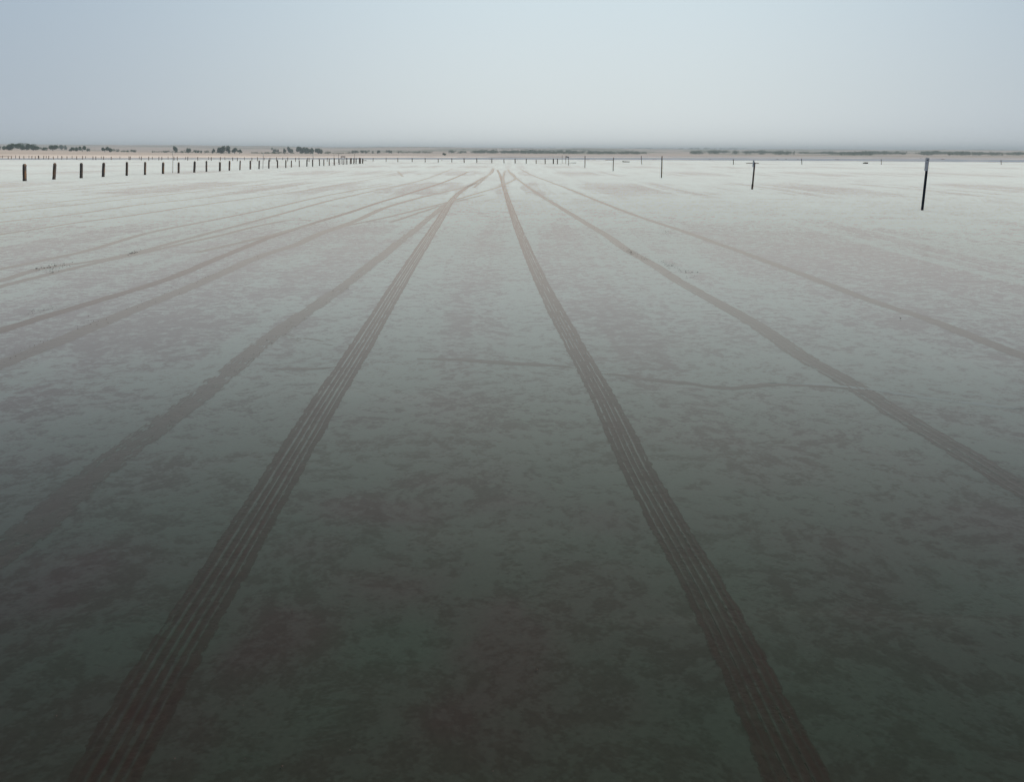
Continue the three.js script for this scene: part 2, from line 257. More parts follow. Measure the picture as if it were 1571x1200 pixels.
{ // crumbs of mud thrown from the tyres: too many and too small to count
  const base = new THREE.IcosahedronGeometry(1, 0), geos = [];
  const crumb = (px, py, r) => { r *= 0.34; const [x, z] = onFlat(px, py); const g = base.clone(); const pa = g.attributes.position; for (let i = 0; i < pa.count; i++) { const k = 0.75 + 0.5 * hash(Math.round(pa.getX(i) * 50), Math.round(pa.getY(i) * 50), geos.length); pa.setXYZ(i, pa.getX(i) * k, pa.getY(i) * k * 0.5, pa.getZ(i) * k); } g.rotateY(rnd() * 6); g.scale(r, r, r); g.translate(x, 0.005 + r * 0.35, z); g.computeVertexNormals(); g.deleteAttribute('uv'); geos.push(g); };
  const gauss = () => (rnd() + rnd() + rnd() - 1.5) * 1.2;
  const cluster = (px, py, sx, sy, slope, n, r) => { for (let i = 0; i < n; i++) { const a = gauss(); crumb(px + a * sx, py + a * sx * slope + gauss() * sy, r * rr(0.5, 1.4)); } };
  cluster(965, 386, 12, 4, 0.5, 40, 0.013); cluster(985, 395, 14, 4, 0.5, 30, 0.011); cluster(1025, 406, 10, 3, 0.2, 40, 0.013); cluster(1045, 415, 16, 3, 0.25, 45, 0.012); cluster(1022, 357, 10, 4, 0.15, 45, 0.010); cluster(1062, 426, 8, 3, 0, 12, 0.01);
  crumb(1070, 418.5, 0.024); crumb(968, 387, 0.024); crumb(1381, 489.5, 0.02); crumb(57, 413, 0.04); crumb(982.4, 445, 0.014); crumb(1280, 780, 0.008); crumb(615, 733, 0.006); crumb(410, 523, 0.014); crumb(78, 411, 0.025); crumb(68, 411.5, 0.02); crumb(1320, 384, 0.02); crumb(1060, 618, 0.007);
  cluster(90, 409, 22, 3, -0.15, 40, 0.018); cluster(80, 418, 14, 2, -0.2, 14, 0.014); cluster(205, 389, 8, 2, -0.3, 30, 0.018); cluster(60, 478, 30, 3, -0.2, 40, 0.010); cluster(930, 583, 30, 6, 0, 6, 0.006);
  for (let i = 0; i < 130; i++) { const t = rnd(), px = 41 + t * 660, py = 820 - t * 505; crumb(px + gauss() * 26 * (1 - t) + (t > 0.3 && t < 0.8 ? -8 : 0), py + gauss() * 8, 0.0045 + 0.012 * t * rnd()); }
  for (let i = 0; i < 90; i++) { const t = rnd(); const px = mixf(1570, 900, t), py = mixf(750, 342, t); crumb(px + gauss() * 20, py + gauss() * 8, 0.004 + 0.010 * t * rnd()); }
  for (let i = 0; i < 70; i++) { const t = rnd(); const px = mixf(0, 400, t), py = mixf(556, 390, t); crumb(px + gauss() * 14, py + gauss() * 7, 0.007 + 0.008 * rnd()); }
  for (let i = 0; i < 60; i++) crumb(rr(0, 1571), rr(300, 1190), rr(0.003, 0.007));
  const m = new THREE.Mesh(mergeGeometries(geos), new THREE.MeshStandardMaterial({ color: new THREE.Color().setRGB(0.035, 0.022, 0.018), roughness: 0.85 }));
  m.userData.kind = 'stuff'; tag(m, 'dark crumbs of mud scattered along the tyre tracks', 'mud crumbs'); top('mud_crumbs', m);
}

// ------------------------------------------------------------------ shallow water, far shore, hills
const leftness = az => 1 - sstep(-0.42, 0.28, az);
const LOW = [[-0.95, 1.9], [-0.54, 1.5], [-0.42, 0.05], [-0.25, -1.0], [0, -1.5], [0.4, -2.3], [0.95, -2.4]];     // height of the land about 600 m away, by direction
function lowland(az) { let k = 0; while (k < LOW.length - 2 && az > LOW[k + 1][0]) k++; return mixf(LOW[k][1], LOW[k + 1][1], clamp((az - LOW[k][0]) / (LOW[k + 1][0] - LOW[k][0]))); }
function landY(az, r) {
  const L = leftness(az), beach = mixf(219, 182, L);
  const base = 0.05 + lowland(az) * sstep(200, 560, r);
  const crest = mixf(8.4, 15.5, L) - lowland(az) + 5 * (fbm(az * 14, 1.7, 3, 733) - 0.5);
  const n = fbm(az * 9 + 3, r * 0.0016, 4, 711) - 0.5;
  return base + sstep(620, 2600, r) * crest + n * 5 * sstep(800, 1900, r) - 6 * sstep(2700, 3600, r) - 0.7 * (1 - sstep(beach - 34, beach, r));
}
{
  const mk = (r0, r1, rows, yf, cf, name, mat, label) => {
    const pos = [], col = [], uv = [], idx = [], NA = 360, A = 0.92;
    for (let i = 0; i <= rows; i++) { const r = r0 * (r1 / r0) ** (i / rows); for (let j = 0; j <= NA; j++) { const a = -A + 2 * A * j / NA; const x = Math.sin(a) * r, z = -Math.cos(a) * r; pos.push(x, yf(a, r), z); col.push(...cf(a, r, x, z)); uv.push(x / 20, z / 20); } }
    for (let i = 0; i < rows; i++) for (let j = 0; j < NA; j++) { const a = i * (NA + 1) + j, b = a + 1, c = a + NA + 1, d = c + 1; idx.push(a, b, c, b, d, c); }
    const g = new THREE.BufferGeometry();
    g.setAttribute('position', new THREE.Float32BufferAttribute(pos, 3)); g.setAttribute('color', new THREE.Float32BufferAttribute(col, 3)); g.setAttribute('uv', new THREE.Float32BufferAttribute(uv, 2)); g.setIndex(idx); g.computeVertexNormals();
    const m = new THREE.Mesh(g, mat); m.userData.kind = 'structure'; m.userData.label = label; top(name, m); return m;
  };
  const waterMat = new THREE.MeshPhysicalMaterial({ vertexColors: true, roughness: 0.55, ior: 1.33, specularIntensity: 0.55 });
  mk(149, 260, 40, (a, r) => 0.006, (a, r, x, z) => { const n = fbm(a * 60, r * 0.04, 3, 811), L = leftness(a); return mix3([0.17, 0.21, 0.28], [0.27, 0.29, 0.34], clamp(n * 1.1 + L * 0.35)); }, 'shallow_water', waterMat, 'thin blue band of shallow water beyond the mud flat');  // mirage blue and streaks of reflected trees painted into the water colour
  const landMat = new THREE.MeshStandardMaterial({ vertexColors: true, roughness: 0.95 });
  mk(170, 4000, 150, landY, (a, r, x, z) => {
    const L = leftness(a);
    let c = mix3([0.50, 0.45, 0.43], [0.34, 0.295, 0.275], sstep(215, 300, r));            // pale beach, then dry grass
    c = mix3(c, [0.30, 0.26, 0.25], sstep(430, 900, r));
    const band = fbm(x * 0.006, z * 0.02, 4, 911); c = c.map(v => v * (0.8 + 0.45 * band));
    const scrub = sstep(0.47, 0.56, fbm(x * 0.012, z * 0.006 + 8, 4, 921)) * sstep(650, 1000, r) * mixf(0.85, 0.55, L);
    c = mix3(c, [0.105, 0.115, 0.085], scrub);
    const weed = sstep(0.55, 0.64, fbm(x * 0.09, z * 0.22, 3, 931)) * sstep(186, 194, r) * (1 - sstep(225, 262, r)); 
    return mix3(c, [0.16, 0.12, 0.11], weed * 0.8);
  }, 'far_shore', landMat, 'dry pinkish grassland and low hills beyond the water');
}

// ------------------------------------------------------------------ posts
const woodMaps = (() => {
  const w = 128, h = 512, out = [];
  for (let v = 0; v < 3; v++) {
    const d = new Uint8Array(w * h * 4);
    for (let j = 0; j < h; j++) for (let i = 0; i < w; i++) {
      const x = i / w, y = j / h;
      const g = fbm(x * 24, y * 3, 4, 1000 + v * 50, 24), big = fbm(x * 4, y * 4, 3, 1020 + v * 50, 4), crack = sstep(0.66, 0.72, vnoise(x * 22, y * 2.5, 1040 + v * 50, 22));
      let c = mix3([0.056, 0.050, 0.053], [0.150, 0.108, 0.088], sstep(0.30, 0.72, g * 0.6 + big * 0.4));
      c = mix3(c, [0.26, 0.135, 0.060], sstep(0.50, 0.66, big + (0.5 - Math.abs(y - 0.38)) * 0.28 - 0.12 + (g - 0.5) * 0.3) * 0.85);      // bare orange-brown wood where the grey skin has split off
      c = mix3(c, [0.014, 0.012, 0.014], crack * 0.7);
      c = mix3(c, [0.018, 0.014, 0.016], 1 - sstep(0.05, 0.09, y + 0.07 * (fbm(x * 8, 0.5, 2, 1060 + v * 50, 8) - 0.5)));                 // wet, stained foot with a ragged edge
      const o = (j * w + i) * 4; for (let k = 0; k < 3; k++) { const l = clamp(c[k]); d[o + k] = 255 * (l <= 0.0031308 ? l * 12.92 : 1.055 * l ** (1 / 2.4) - 0.055); } d[o + 3] = 255;
    }
    const t = new THREE.DataTexture(d, w, h, THREE.RGBAFormat); t.colorSpace = THREE.SRGBColorSpace; t.wrapS = t.wrapT = THREE.RepeatWrapping; t.magFilter = THREE.LinearFilter; t.minFilter = THREE.LinearMipmapLinearFilter; t.generateMipmaps = true; t.needsUpdate = true;
    out.push(new THREE.MeshStandardMaterial({ map: t, bumpMap: t, bumpScale: 0.01, roughness: 0.88 }));
  }
  return out;
})();
function postGeo(v, round = 0.5, seg = 18) {                       // unit post: radius about 1, height 1, worn and a little uneven
  const prof = [[0.0, 0], [1.04, 0], [1.02, 0.03], [0.98, 0.2], [1.0, 0.5], [0.97, 0.8], [0.98, 0.90]];
  for (let k = 1; k <= 6; k++) { const a = k / 6 * Math.PI / 2; prof.push([Math.max(0.0, Math.cos(a) * 0.98 * (1 - 0.0)) * (k === 6 ? 0 : 1), 0.90 + round * 0.2 * Math.sin(a)]); }
  const g = new THREE.LatheGeometry(prof.map(p => new THREE.Vector2(p[0], p[1])), seg), p = g.attributes.position, uv = g.attributes.uv;
  for (let i = 0; i < p.count; i++) { const a = Math.atan2(p.getZ(i), p.getX(i)), y = p.getY(i), k = 1 + 0.14 * (vnoise(Math.cos(a) * 1.5 + 5, Math.sin(a) * 1.5 + y * 5 + 5, 1100 + v) - 0.5); p.setXYZ(i, p.getX(i) * k + 0.12 * (vnoise(y * 3, v, 1200 + v) - 0.5), y, p.getZ(i) * k); uv.setXY(i, uv.getX(i), y); }
  g.computeVertexNormals(); return g;
}
const postGeos = [0, 1, 2, 3].map(v => postGeo(v, v % 2 ? 0.4 : 0.5));
const thinGeo = postGeo(7, 0.15, 10);
// a post whose foot shows at (bx, by), whose top shows at (tx, ty), wid pixels thick
function place(o, bx, by, tx, ty, wid, squash = 1) {
  const [x, z] = onFlat(bx, by), depth = -z, tp = atDepth(tx, ty, depth);
  const dx = tp[0] - x, h = Math.hypot(tp[1], dx), rad = wid / 2 * depth / FOCAL;
  o.position.set(x, -0.02, z); o.rotation.set(0, 0, -Math.atan2(dx, tp[1])); o.scale.set(rad, h + 0.02, rad * squash);
  return o;
}
const protos = woodMaps.flatMap((m, i) => [0, 1].map(k => new THREE.Mesh(postGeos[(i + k * 2) % 4], m)));
function post(name, label, category, group, args, which) {
  const o = protos[which % protos.length].clone(); o.userData = {}; place(o, ...args);
  o.rotateY((which * 0.83) % 1.6);
  return tag(top(name, o), label, category, group);
}
const Z = 7.855;
const front = [[38.6, 277.9, 38.4, 251.2, 5.6], [83.4, 275.5, 85, 249.9, 4.7], [125.1, 273.5, 125.7, 249.9, 4.4], [158.8, 271.5, 160, 249.4, 4.3], [194.9, 269.8, 195.4, 247.9, 3.5]]
  .concat([[181, 538, 183, 376, 26], [397, 525, 401, 384, 28], [585, 517, 587, 384, 24], [773, 509, 781, 372, 26], [920, 500, 921, 367, 20], [1081, 493, 1084, 379, 24], [1197, 486, 1199, 364, 20], [1323, 480, 1328, 362, 15], [1448, 471, 1450, 362, 19], [1553, 467, 1557, 361, 17]].map(p => [200 + p[0] / Z, 200 + p[1] / Z, 200 + p[2] / Z, 200 + p[3] / Z, p[4] / Z]))
  .concat([[100, 461, 103, 354, 17], [205, 456, 205, 354, 16], [305, 453, 306, 352, 14], [372, 446, 373, 361, 13], [468, 443, 467, 361, 11], [558, 438, 560, 352, 14], [628, 437, 628, 352, 14], [711, 430, 709, 345, 12], [763, 429, 763, 345, 12], [828, 425, 828, 340, 11], [888, 421, 889, 333, 14], [947, 415, 947, 345, 11], [995, 415, 994, 345, 11], [1040, 412, 1040, 328, 12], [1081, 408, 1084, 333, 12], [1094, 405, 1096, 333, 10], [1123, 407, 1125, 335, 12], [1150, 405, 1153, 335, 12], [1192, 404, 1191, 330, 13], [1203, 403, 1203, 332, 12], [1230, 401, 1232, 338, 15]].map(p => [400 + p[0] / Z, 200 + p[1] / Z, 400 + p[2] / Z, 200 + p[3] / Z, p[4] / Z]));
const looks = ['thick round-topped', 'stout dark', 'split brown', 'weathered dark', 'narrow upright', 'dark straight', 'leaning brown', 'short brown', 'tilted brown', 'slim dark'];
front.forEach((p, i) => post('wooden_post', `${i < 10 ? looks[i] : 'weathered'} wooden post, ${ordinal(i + 1)} from the left in the near row on the mud`, 'post', 'stout posts of the near row on the left', p, (i * 5 + 1) % 6));
const backRow = [[572.5, 247.9, 572.8, 242.4, 0.9], [592.5, 248.5, 592.7, 242.4, 0.9], [610.6, 248.9, 610.6, 242.6, 1.1], [632.5, 248.9, 632.5, 242.6, 1.1], [652.5, 249.3, 652.3, 242.4, 1.1], [672.4, 249.3, 672.4, 243.4, 1.1], [693.4, 249.4, 693.3, 242.9, 1.2], [712.3, 249.8, 712, 242.9, 1.4], [731.6, 249.9, 731.6, 242.9, 1.3], [754.6, 250.3, 754.7, 242.9, 1.3], [773.3, 250.7, 773.1, 244, 1.2], [790.3, 250.8, 790.2, 243.4, 1.5], [807.3, 251.2, 807.4, 243.3, 1.3], [822.5, 251.4, 822.5, 244.8, 1.2], [836.4, 251.8, 836.3, 243.4, 1.4], [848.9, 251.8, 848.9, 243.4, 1.8], [855.3, 252, 855.1, 243.4, 1.4]];
backRow.forEach((p, i) => post('wooden_post', `small dark post, ${ordinal(i + 1)} from the left in the distant row across the middle`, 'post', 'posts of the distant row across the middle', p, (i * 5 + 2) % 6));
{ // tall single posts on the right
  const zp = (x0, a) => [x0 + a[0] / Z, 200 + a[1] / Z, x0 + a[2] / Z, 200 + a[3] / Z, a[4] / Z];
  post('tall_post', 'tall thin post right of the distant wooden frame, taller than the row', 'post', null, zp(800, [763, 453, 766, 304, 9]), 3);
  post('tall_post', 'tall thin post left of the long driftwood log', 'post', null, zp(800, [1103, 491, 1109, 326, 10]), 1);
  post('tall_post', 'small leaning post just right of the long driftwood log', 'post', null, zp(800, [1449, 413, 1442, 304, 7]), 3);
  post('tall_post', 'tall black post standing alone between the driftwood logs', 'post', null, zp(1000, [114, 574, 122, 308, 13]), 0);
  post('short_post', 'tiny pale post left of the post with the wooden marker board', 'post', null, zp(1000, [980, 415, 980, 347, 9]), 4);
  post('short_post', 'tiny dark post right of the post with the marker board', 'post', null, zp(1200, [234, 413, 230, 340, 8]), 5);
  post('short_post', 'tiny dark post right of the short thick log', 'post', null, zp(1200, [1190, 415, 1189, 346, 6]), 2);
  post('short_post', 'tiny dark post nearest the right edge, beyond the sign post', 'post', null, zp(1371, [1290, 415, 1288, 357, 7]), 0);
}
{ // fence along the far side of the flat on the left: many thin posts in two uneven lines, two wires
  const xs = [0, 35, 105, 143, 193, 240, 295, 355, 390, 430, 465, 475, 532, 562, 592, 650, 703, 750, 812, 875, 930, 998, 1037, 1125, 1160, 1225, 1253, 1345, 1450, 1560].map(x => x / Z)
    .concat([3, 112, 137, 225, 270, 347, 383, 460, 530, 570, 670, 695, 817, 945, 978, 1087, 1143, 1237, 1293, 1378, 1467, 1535].map(x => 200 + x / Z), [45, 115, 192, 267, 328, 422, 465, 565, 585, 705, 803].map(x => 400 + x / Z));
  xs.forEach((x, i) => {
    const far = i % 3 === 1, by = (far ? 242.9 : 243.9) + x * (far ? 0.0073 : 0.0088) + rr(-0.2, 0.3), ty = (far ? 238.2 : 238.6) + x * (far ? 0.0075 : 0.0062) + rr(-0.5, 0.5);
    const o = protos[i % 6].clone(); o.geometry = thinGeo; o.userData = {}; place(o, x, by, x + rr(-0.25, 0.35), ty, far ? 0.75 : 1.0);
    tag(top('fence_post', o), `thin dark fence post, ${ordinal(i + 1)} from the left along the far edge`, 'fence post', 'thin posts along the far edge on the left');
  });
}

// ------------------------------------------------------------------ signs, markers, frames, logs
const steel = new THREE.MeshStandardMaterial({ color: new THREE.Color().setRGB(0.020, 0.032, 0.055), roughness: 0.5, metalness: 0.3 });
const rust = new THREE.MeshStandardMaterial({ color: new THREE.Color().setRGB(0.09, 0.052, 0.050), roughness: 0.8 });
function plateTex(kind) {
  const c = document.createElement('canvas'); c.width = 64; c.height = 256; const g = c.getContext('2d');
  g.fillStyle = kind ? '#dfe3ea' : '#f0f0f7'; g.fillRect(0, 0, 64, 256);
  g.fillStyle = '#4a4c63';
  if (!kind) { // worn print: a round mark, then short lines that cannot be read
    g.beginPath(); g.arc(38, 40, 13, 0, 7); g.fill();
    for (const [x, y, w, h] of [[20, 74, 7, 6], [34, 76, 16, 5], [18, 98, 9, 12], [36, 96, 5, 6], [44, 104, 10, 5], [22, 124, 6, 6], [34, 126, 15, 5], [16, 148, 11, 5], [34, 150, 6, 8], [20, 176, 18, 4], [20, 196, 26, 4], [20, 214, 14, 4]]) g.fillRect(x, y, w, h);
  } else { g.fillStyle = '#b9c5d4'; g.fillRect(14, 90, 30, 90); g.fillStyle = '#9aa3b0'; g.fillRect(10, 30, 40, 20); }
  g.fillStyle = 'rgba(120,110,105,0.35)'; for (let i = 0; i < 60; i++) g.fillRect(hash(i, 1, 5) * 64, hash(i, 2, 5) * 256, 1 + hash(i, 3, 5) * 5, 1 + hash(i, 4, 5) * 12);
  const t = new THREE.CanvasTexture(c); t.colorSpace = THREE.SRGBColorSpace; return t;
}
function tiltBox(w, h, d, x, y, z) { const g = new THREE.BoxGeometry(w, h, d); g.translate(x, y, z); return g; }
{ // blue steel sign post, leaning to the right, with a narrow plate near its top
  const [x, z] = onFlat(1413.3, 322.7), depth = -z, tp = atDepth(1422.3, 242.6, depth), lean = -Math.atan2(tp[0] - x, tp[1]), h = Math.hypot(tp[0] - x, tp[1]), px = depth / FOCAL;
  const o = new THREE.Group(); o.position.set(x, 0, z); o.rotation.z = lean;
  const w = 3.7 * px, fl = 0.006;
  const ch = mergeGeometries([tiltBox(w * 0.44, h + 0.1, fl, 0, h / 2 - 0.05, 0), tiltBox(fl, h + 0.1, 0.03, -w * 0.22 - fl / 2, h / 2 - 0.05, 0.014), tiltBox(fl, h + 0.1, 0.03, w * 0.22 + fl / 2, h / 2 - 0.05, 0.014), tiltBox(w * 0.22, h + 0.1, fl, -w * 0.22 - fl - w * 0.11, h / 2 - 0.05, 0.026), tiltBox(w * 0.22, h + 0.1, fl, w * 0.22 + fl + w * 0.11, h / 2 - 0.05, 0.026)]);
  part('post', ch, steel, o);
  const ph = 19.5 * px, pw = 5.0 * px;
  const plate = tiltBox(pw, ph, 0.004, -1.35 * px, h - ph / 2 - 0.3 * px, 0.034);
  part('sign_plate', plate, new THREE.MeshStandardMaterial({ map: plateTex(0), roughness: 0.55 }), o);
  for (const f of [0.12, 0.88]) { const b = new THREE.CylinderGeometry(0.006, 0.006, 0.006, 10); b.rotateX(Math.PI / 2); b.translate(-0.4 * px, h - ph * f - 0.3 * px, 0.039); part('bolt', b, steel, o); }
  tag(top('sign_post', o), 'leaning dark blue steel post with a narrow pale sign plate at its top', 'sign post');
}
{ // wooden marker post with a small pale board
  const b = [1000 + 1206 / Z, 200 + 712 / Z], t = [1000 + 1240 / Z, 200 + 358 / Z];
  const [x, z] = onFlat(...b), depth = -z, tp = atDepth(...t, depth), h = Math.hypot(tp[0] - x, tp[1]), px = depth / FOCAL;
  const o = new THREE.Group(); o.position.set(x, 0, z); o.rotation.z = -Math.atan2(tp[0] - x, tp[1]);
  const g = thinGeo.clone(); g.scale(1.25 * px, h + 0.02, 1.25 * px); g.translate(0, -0.02, 0);
  const ring = new THREE.MeshStandardMaterial({ color: new THREE.Color().setRGB(0.10, 0.066, 0.064), roughness: 0.85 });
  part('post', g, ring, o);
  const s = postGeo(12, 0.1, 12); s.scale(1.55 * px, h * 0.2, 1.55 * px); s.translate(0, -0.01, 0); part('sleeve', s, protos[0].material, o);
  part('marker_board', tiltBox(2.3 * px, 10 * px, 0.012, -2.0 * px, h - 6 * px, 0.7 * px), new THREE.MeshStandardMaterial({ map: plateTex(1), roughness: 0.6 }), o);
  tag(top('marker_post', o), 'tall brown wooden post with a small pale board beside its top', 'marker post');
}
{ // thin delineator rods with white tops, on the left
  const white = new THREE.MeshStandardMaterial({ color: new THREE.Color().setRGB(0.78, 0.80, 0.78), roughness: 0.5 });
  [[265.5, 265.7, 266, 233.3, 0.16, 'thin rod with a white top between the seventh and eighth posts of the near row'], [403.6, 258.8, 404.6, 234.8, 0.2, 'thin rod with a white top just left of the sixteenth post of the near row'], [480.4, 255.6, 480.8, 235.6, 0.24, 'thin rod with a short white top at the twenty-second post of the near row']].forEach(([bx, by, tx, ty, f, label]) => {
    const [x, z] = onFlat(bx, by), d = -z, tp = atDepth(tx, ty, d), h = Math.hypot(tp[0] - x, tp[1]), px = d / FOCAL;
    const o = new THREE.Group(); o.position.set(x, 0, z); o.rotation.z = -Math.atan2(tp[0] - x, tp[1]);
    const r = new THREE.CylinderGeometry(0.3 * px, 0.36 * px, h * (1 - f), 8); r.translate(0, h * (1 - f) / 2, 0); part('rod', r, rust, o);
    const w = new THREE.CylinderGeometry(0.55 * px, 0.55 * px, h * f, 10); w.translate(0, h * (1 - f / 2), 0); part('white_top', w, white, o);
    tag(top('marker_rod', o), label, 'marker rod', 'thin rods with white tops');
  });
  [[512.7, 251, 512.7, 237, 'bare thin rod right of the twenty-fifth post of the near row'], [519.6, 250, 519.6, 236.4, 'bare thin rod left of the small wooden frame'], [544.3, 250, 544.3, 236.5, 'bare thin rod near the right end of the near row'], [862.4, 251.2, 862.4, 238.3, 'bare thin rod left of the distant tall frame']].forEach(([bx, by, tx, ty, label]) => {
    const [x, z] = onFlat(bx, by), d = -z, tp = atDepth(tx, ty, d), px = d / FOCAL;
    const g = new THREE.CylinderGeometry(0.22 * px, 0.26 * px, tp[1], 8); g.translate(0, tp[1] / 2, 0);
    const o = new THREE.Mesh(g, rust); o.position.set(x, 0, z); tag(top('thin_rod', o), label, 'rod', 'bare thin rods');
  });
}
function frame(l, r, topPx, label) {      // two legs and a beam
  const a = onFlat(...l), b = onFlat(...r), o = new THREE.Group(); o.position.set((a[0] + b[0]) / 2, 0, (a[1] + b[1]) / 2);
  const d = -o.position.z, px = d / FOCAL, h = atDepth(topPx[0], topPx[1], d)[1], ang = Math.atan2(-(b[1] - a[1]), b[0] - a[0]), span = Math.hypot(b[0] - a[0], b[1] - a[1]);
  for (const p of [a, b]) { const g = postGeo(20, 0.1, 10); g.scale(0.42 * px, h, 0.42 * px); g.translate(p[0] - o.position.x, 0, p[1] - o.position.z); part('leg', g, rust, o); }
  const beam = new THREE.BoxGeometry(span + 1.2 * px, 1.3 * px, 1.0 * px); beam.rotateY(ang); beam.translate(0, h, 0); part('beam', beam, new THREE.MeshStandardMaterial({ color: new THREE.Color().setRGB(0.035, 0.016, 0.018), roughness: 0.8 }), o);
  return tag(top('goal_shaped_stand', o), label, 'frame');
}
frame([523.6, 251.7], [529.4, 251.9], [526.5, 240.7], 'small dark two-legged frame standing among the last posts of the near row');
frame([868, 251.6], [872.2, 254], [870, 240.8], 'small two-legged frame at the right end of the distant post row');
function log(x0, x1, y, thick, label, name = 'driftwood_log') {
  const [ax, az] = onFlat(x0, y), [bx, bz] = onFlat(x1, y + 0.1), px = -az / FOCAL, len = Math.hypot(bx - ax, bz - az), r = thick * px / 2;
  const g = new THREE.CylinderGeometry(r * 0.75, r, len, 12, 10), p = g.attributes.position;
  for (let i = 0; i < p.count; i++) { const yy = p.getY(i), k = 0.8 + 0.5 * vnoise(yy * 3 + 9, x0, 1500); p.setX(i, p.getX(i) * k + (vnoise(yy * 2 + 40, x0, 1501) - 0.5) * r); p.setZ(i, p.getZ(i) * k); }
  g.rotateZ(Math.PI / 2); g.computeVertexNormals();
  const o = new THREE.Mesh(g, new THREE.MeshStandardMaterial({ color: new THREE.Color().setRGB(0.022, 0.015, 0.014), roughness: 0.85 }));
  o.position.set((ax + bx) / 2, r * 0.8, (az + bz) / 2); o.rotation.y = Math.atan2(-(bz - az), bx - ax);
  return tag(top(name, o), label, 'log');
}
log(954.3, 965.4, 248.9, 1.7, 'dark driftwood log lying between the tall thin posts');
log(1144.3, 1164, 250.9, 1.0, 'long thin dark log lying behind the post with the pale board');
log(1323.5, 1331, 251.2, 2.1, 'short thick dark log lying left of the leaning sign post');
log(557, 562.5, 246.7, 0.8, 'thin dark branch lying at the right end of the near row', 'branch');
log(873, 884, 250.3, 0.7, 'thin faint branch lying right of the distant tall frame', 'branch');
// dark lumps out in the shallow water, right half
[[898.5, 905, 245.5], [908.5, 914, 245.6], [928, 940, 246], [1001, 1003.5, 244.9], [1005, 1007, 244.9], [1087, 1090.5, 244.9], [1190, 1194, 244.8], [1204.5, 1206.5, 244.5], [1222.5, 1224.5, 244.8], [1281, 1287, 245.3], [1410.5, 1413, 243.5], [1443, 1449, 244.5], [751, 753.5, 245.4], [677, 679, 246.4]].forEach(([x0, x1, y], i, all) => {
  const [ax, az] = onFlat((x0 + x1) / 2, y), d = -az, px = d / FOCAL, w = (x1 - x0) * px / 2;
  const g = new THREE.IcosahedronGeometry(1, 2), p = g.attributes.position; for (let k = 0; k < p.count; k++) { const q = 0.7 + 0.6 * vnoise(p.getX(k) * 2 + 9, p.getY(k) * 2 + p.getZ(k) * 2 + 9, 1600 + i); p.setXYZ(k, p.getX(k) * q, p.getY(k) * q, p.getZ(k) * q); } g.computeVertexNormals(); g.scale(w, 0.55 * px, w * 0.6);
  const o = new THREE.Mesh(g, rust); o.position.set(ax, 0.1 * px, az);
  const order = all.filter(q => q[0] < x0).length + 1;
  tag(top('mud_lump', o), `low dark lump in the blue shallows, ${ordinal(order)} from the left`, 'lump', 'dark lumps in the shallows');
});

// ------------------------------------------------------------------ trees of the far shore
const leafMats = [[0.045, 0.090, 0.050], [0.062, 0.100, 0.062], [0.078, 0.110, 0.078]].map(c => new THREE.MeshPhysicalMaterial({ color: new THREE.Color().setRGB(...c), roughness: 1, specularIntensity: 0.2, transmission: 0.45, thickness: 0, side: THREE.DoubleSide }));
const barkMat = new THREE.MeshStandardMaterial({ color: new THREE.Color().setRGB(0.06, 0.045, 0.04), roughness: 0.9 });
function crownGeo(w, h, n, s, lumps) {                            // leaf clumps spread through several uneven lobes
  const pos = [], idx = [];
  const L = []; for (let i = 0; i < lumps; i++) L.push([(hash(i, 1, s) - 0.5) * w * 0.78, h * (0.30 + 0.42 * hash(i, 2, s)) * (0.75 + 0.25 * hash(i, 9, s)), (hash(i, 3, s) - 0.5) * w * 0.5, w / Math.sqrt(lumps) * (0.34 + 0.22 * hash(i, 4, s)), h * (0.20 + 0.13 * hash(i, 5, s))]);
  for (let i = 0; i < n; i++) {
    const l = L[i % lumps], u = hash(i, 11, s) * 2 - 1, a = hash(i, 12, s) * 6.283, q = Math.sqrt(1 - u * u), rad = 0.55 + 0.5 * hash(i, 13, s);
    const c = [l[0] + Math.cos(a) * q * l[3] * rad, Math.max(h * 0.04, l[1] + u * l[4] * rad), l[2] + Math.sin(a) * q * l[3] * rad];
    const sz = h * (0.05 + 0.06 * hash(i, 14, s)), b = pos.length / 3;
    for (let k = 0; k < 3; k++) pos.push(c[0] + (hash(i, 20 + k, s) - 0.5) * 2 * sz, c[1] + (hash(i, 30 + k, s) - 0.5) * 2 * sz, c[2] + (hash(i, 40 + k, s) - 0.5) * 2 * sz);
    idx.push(b, b + 1, b + 2);
  }
  const g = new THREE.BufferGeometry(); g.setAttribute('position', new THREE.Float32BufferAttribute(pos, 3)); g.setIndex(idx); g.computeVertexNormals(); return g;
}
function tree(x0, x1, ty, by, depth, tone, label, category = 'tree', name = 'tree', leaves = 420) {
  const mid = (x0 + x1) / 2, base = atDepth(mid, by, depth), topP = atDepth(mid, ty, depth), w = (x1 - x0) * depth / FOCAL, s = Math.round(mid * 10);
  const az = Math.atan2(base[0], -base[2]), gy = landY(az, Math.hypot(base[0], base[2])), h = Math.max(0.6, (topP[1] - gy) * 1.14);
  const o = new THREE.Group(); o.position.set(base[0], gy, base[2]);
  const lumps = Math.max(3, Math.min(14, Math.round(w / h * 4)));
  part('crown', crownGeo(w, h, leaves, s, lumps), leafMats[tone], o);
  const parts = [], nt = Math.max(1, Math.round(w / h / 1.5)); for (let i = 0; i < nt; i++) { const tg = new THREE.CylinderGeometry(h * 0.02, h * 0.045, h * 0.6, 6); tg.translate((i + 0.5) / nt * w * 0.7 - w * 0.35, h * 0.28, 0); parts.push(tg); }
  parts.forEach(gm => part('trunk', gm, barkMat, o));
  return tag(top(name, o), label, category, 'trees and groves of the far shore');
}
const q1 = (x0, a) => [x0 + a[0] / Z, x0 + a[1] / Z, 200 + a[2] / Z, 200 + a[3] / Z];
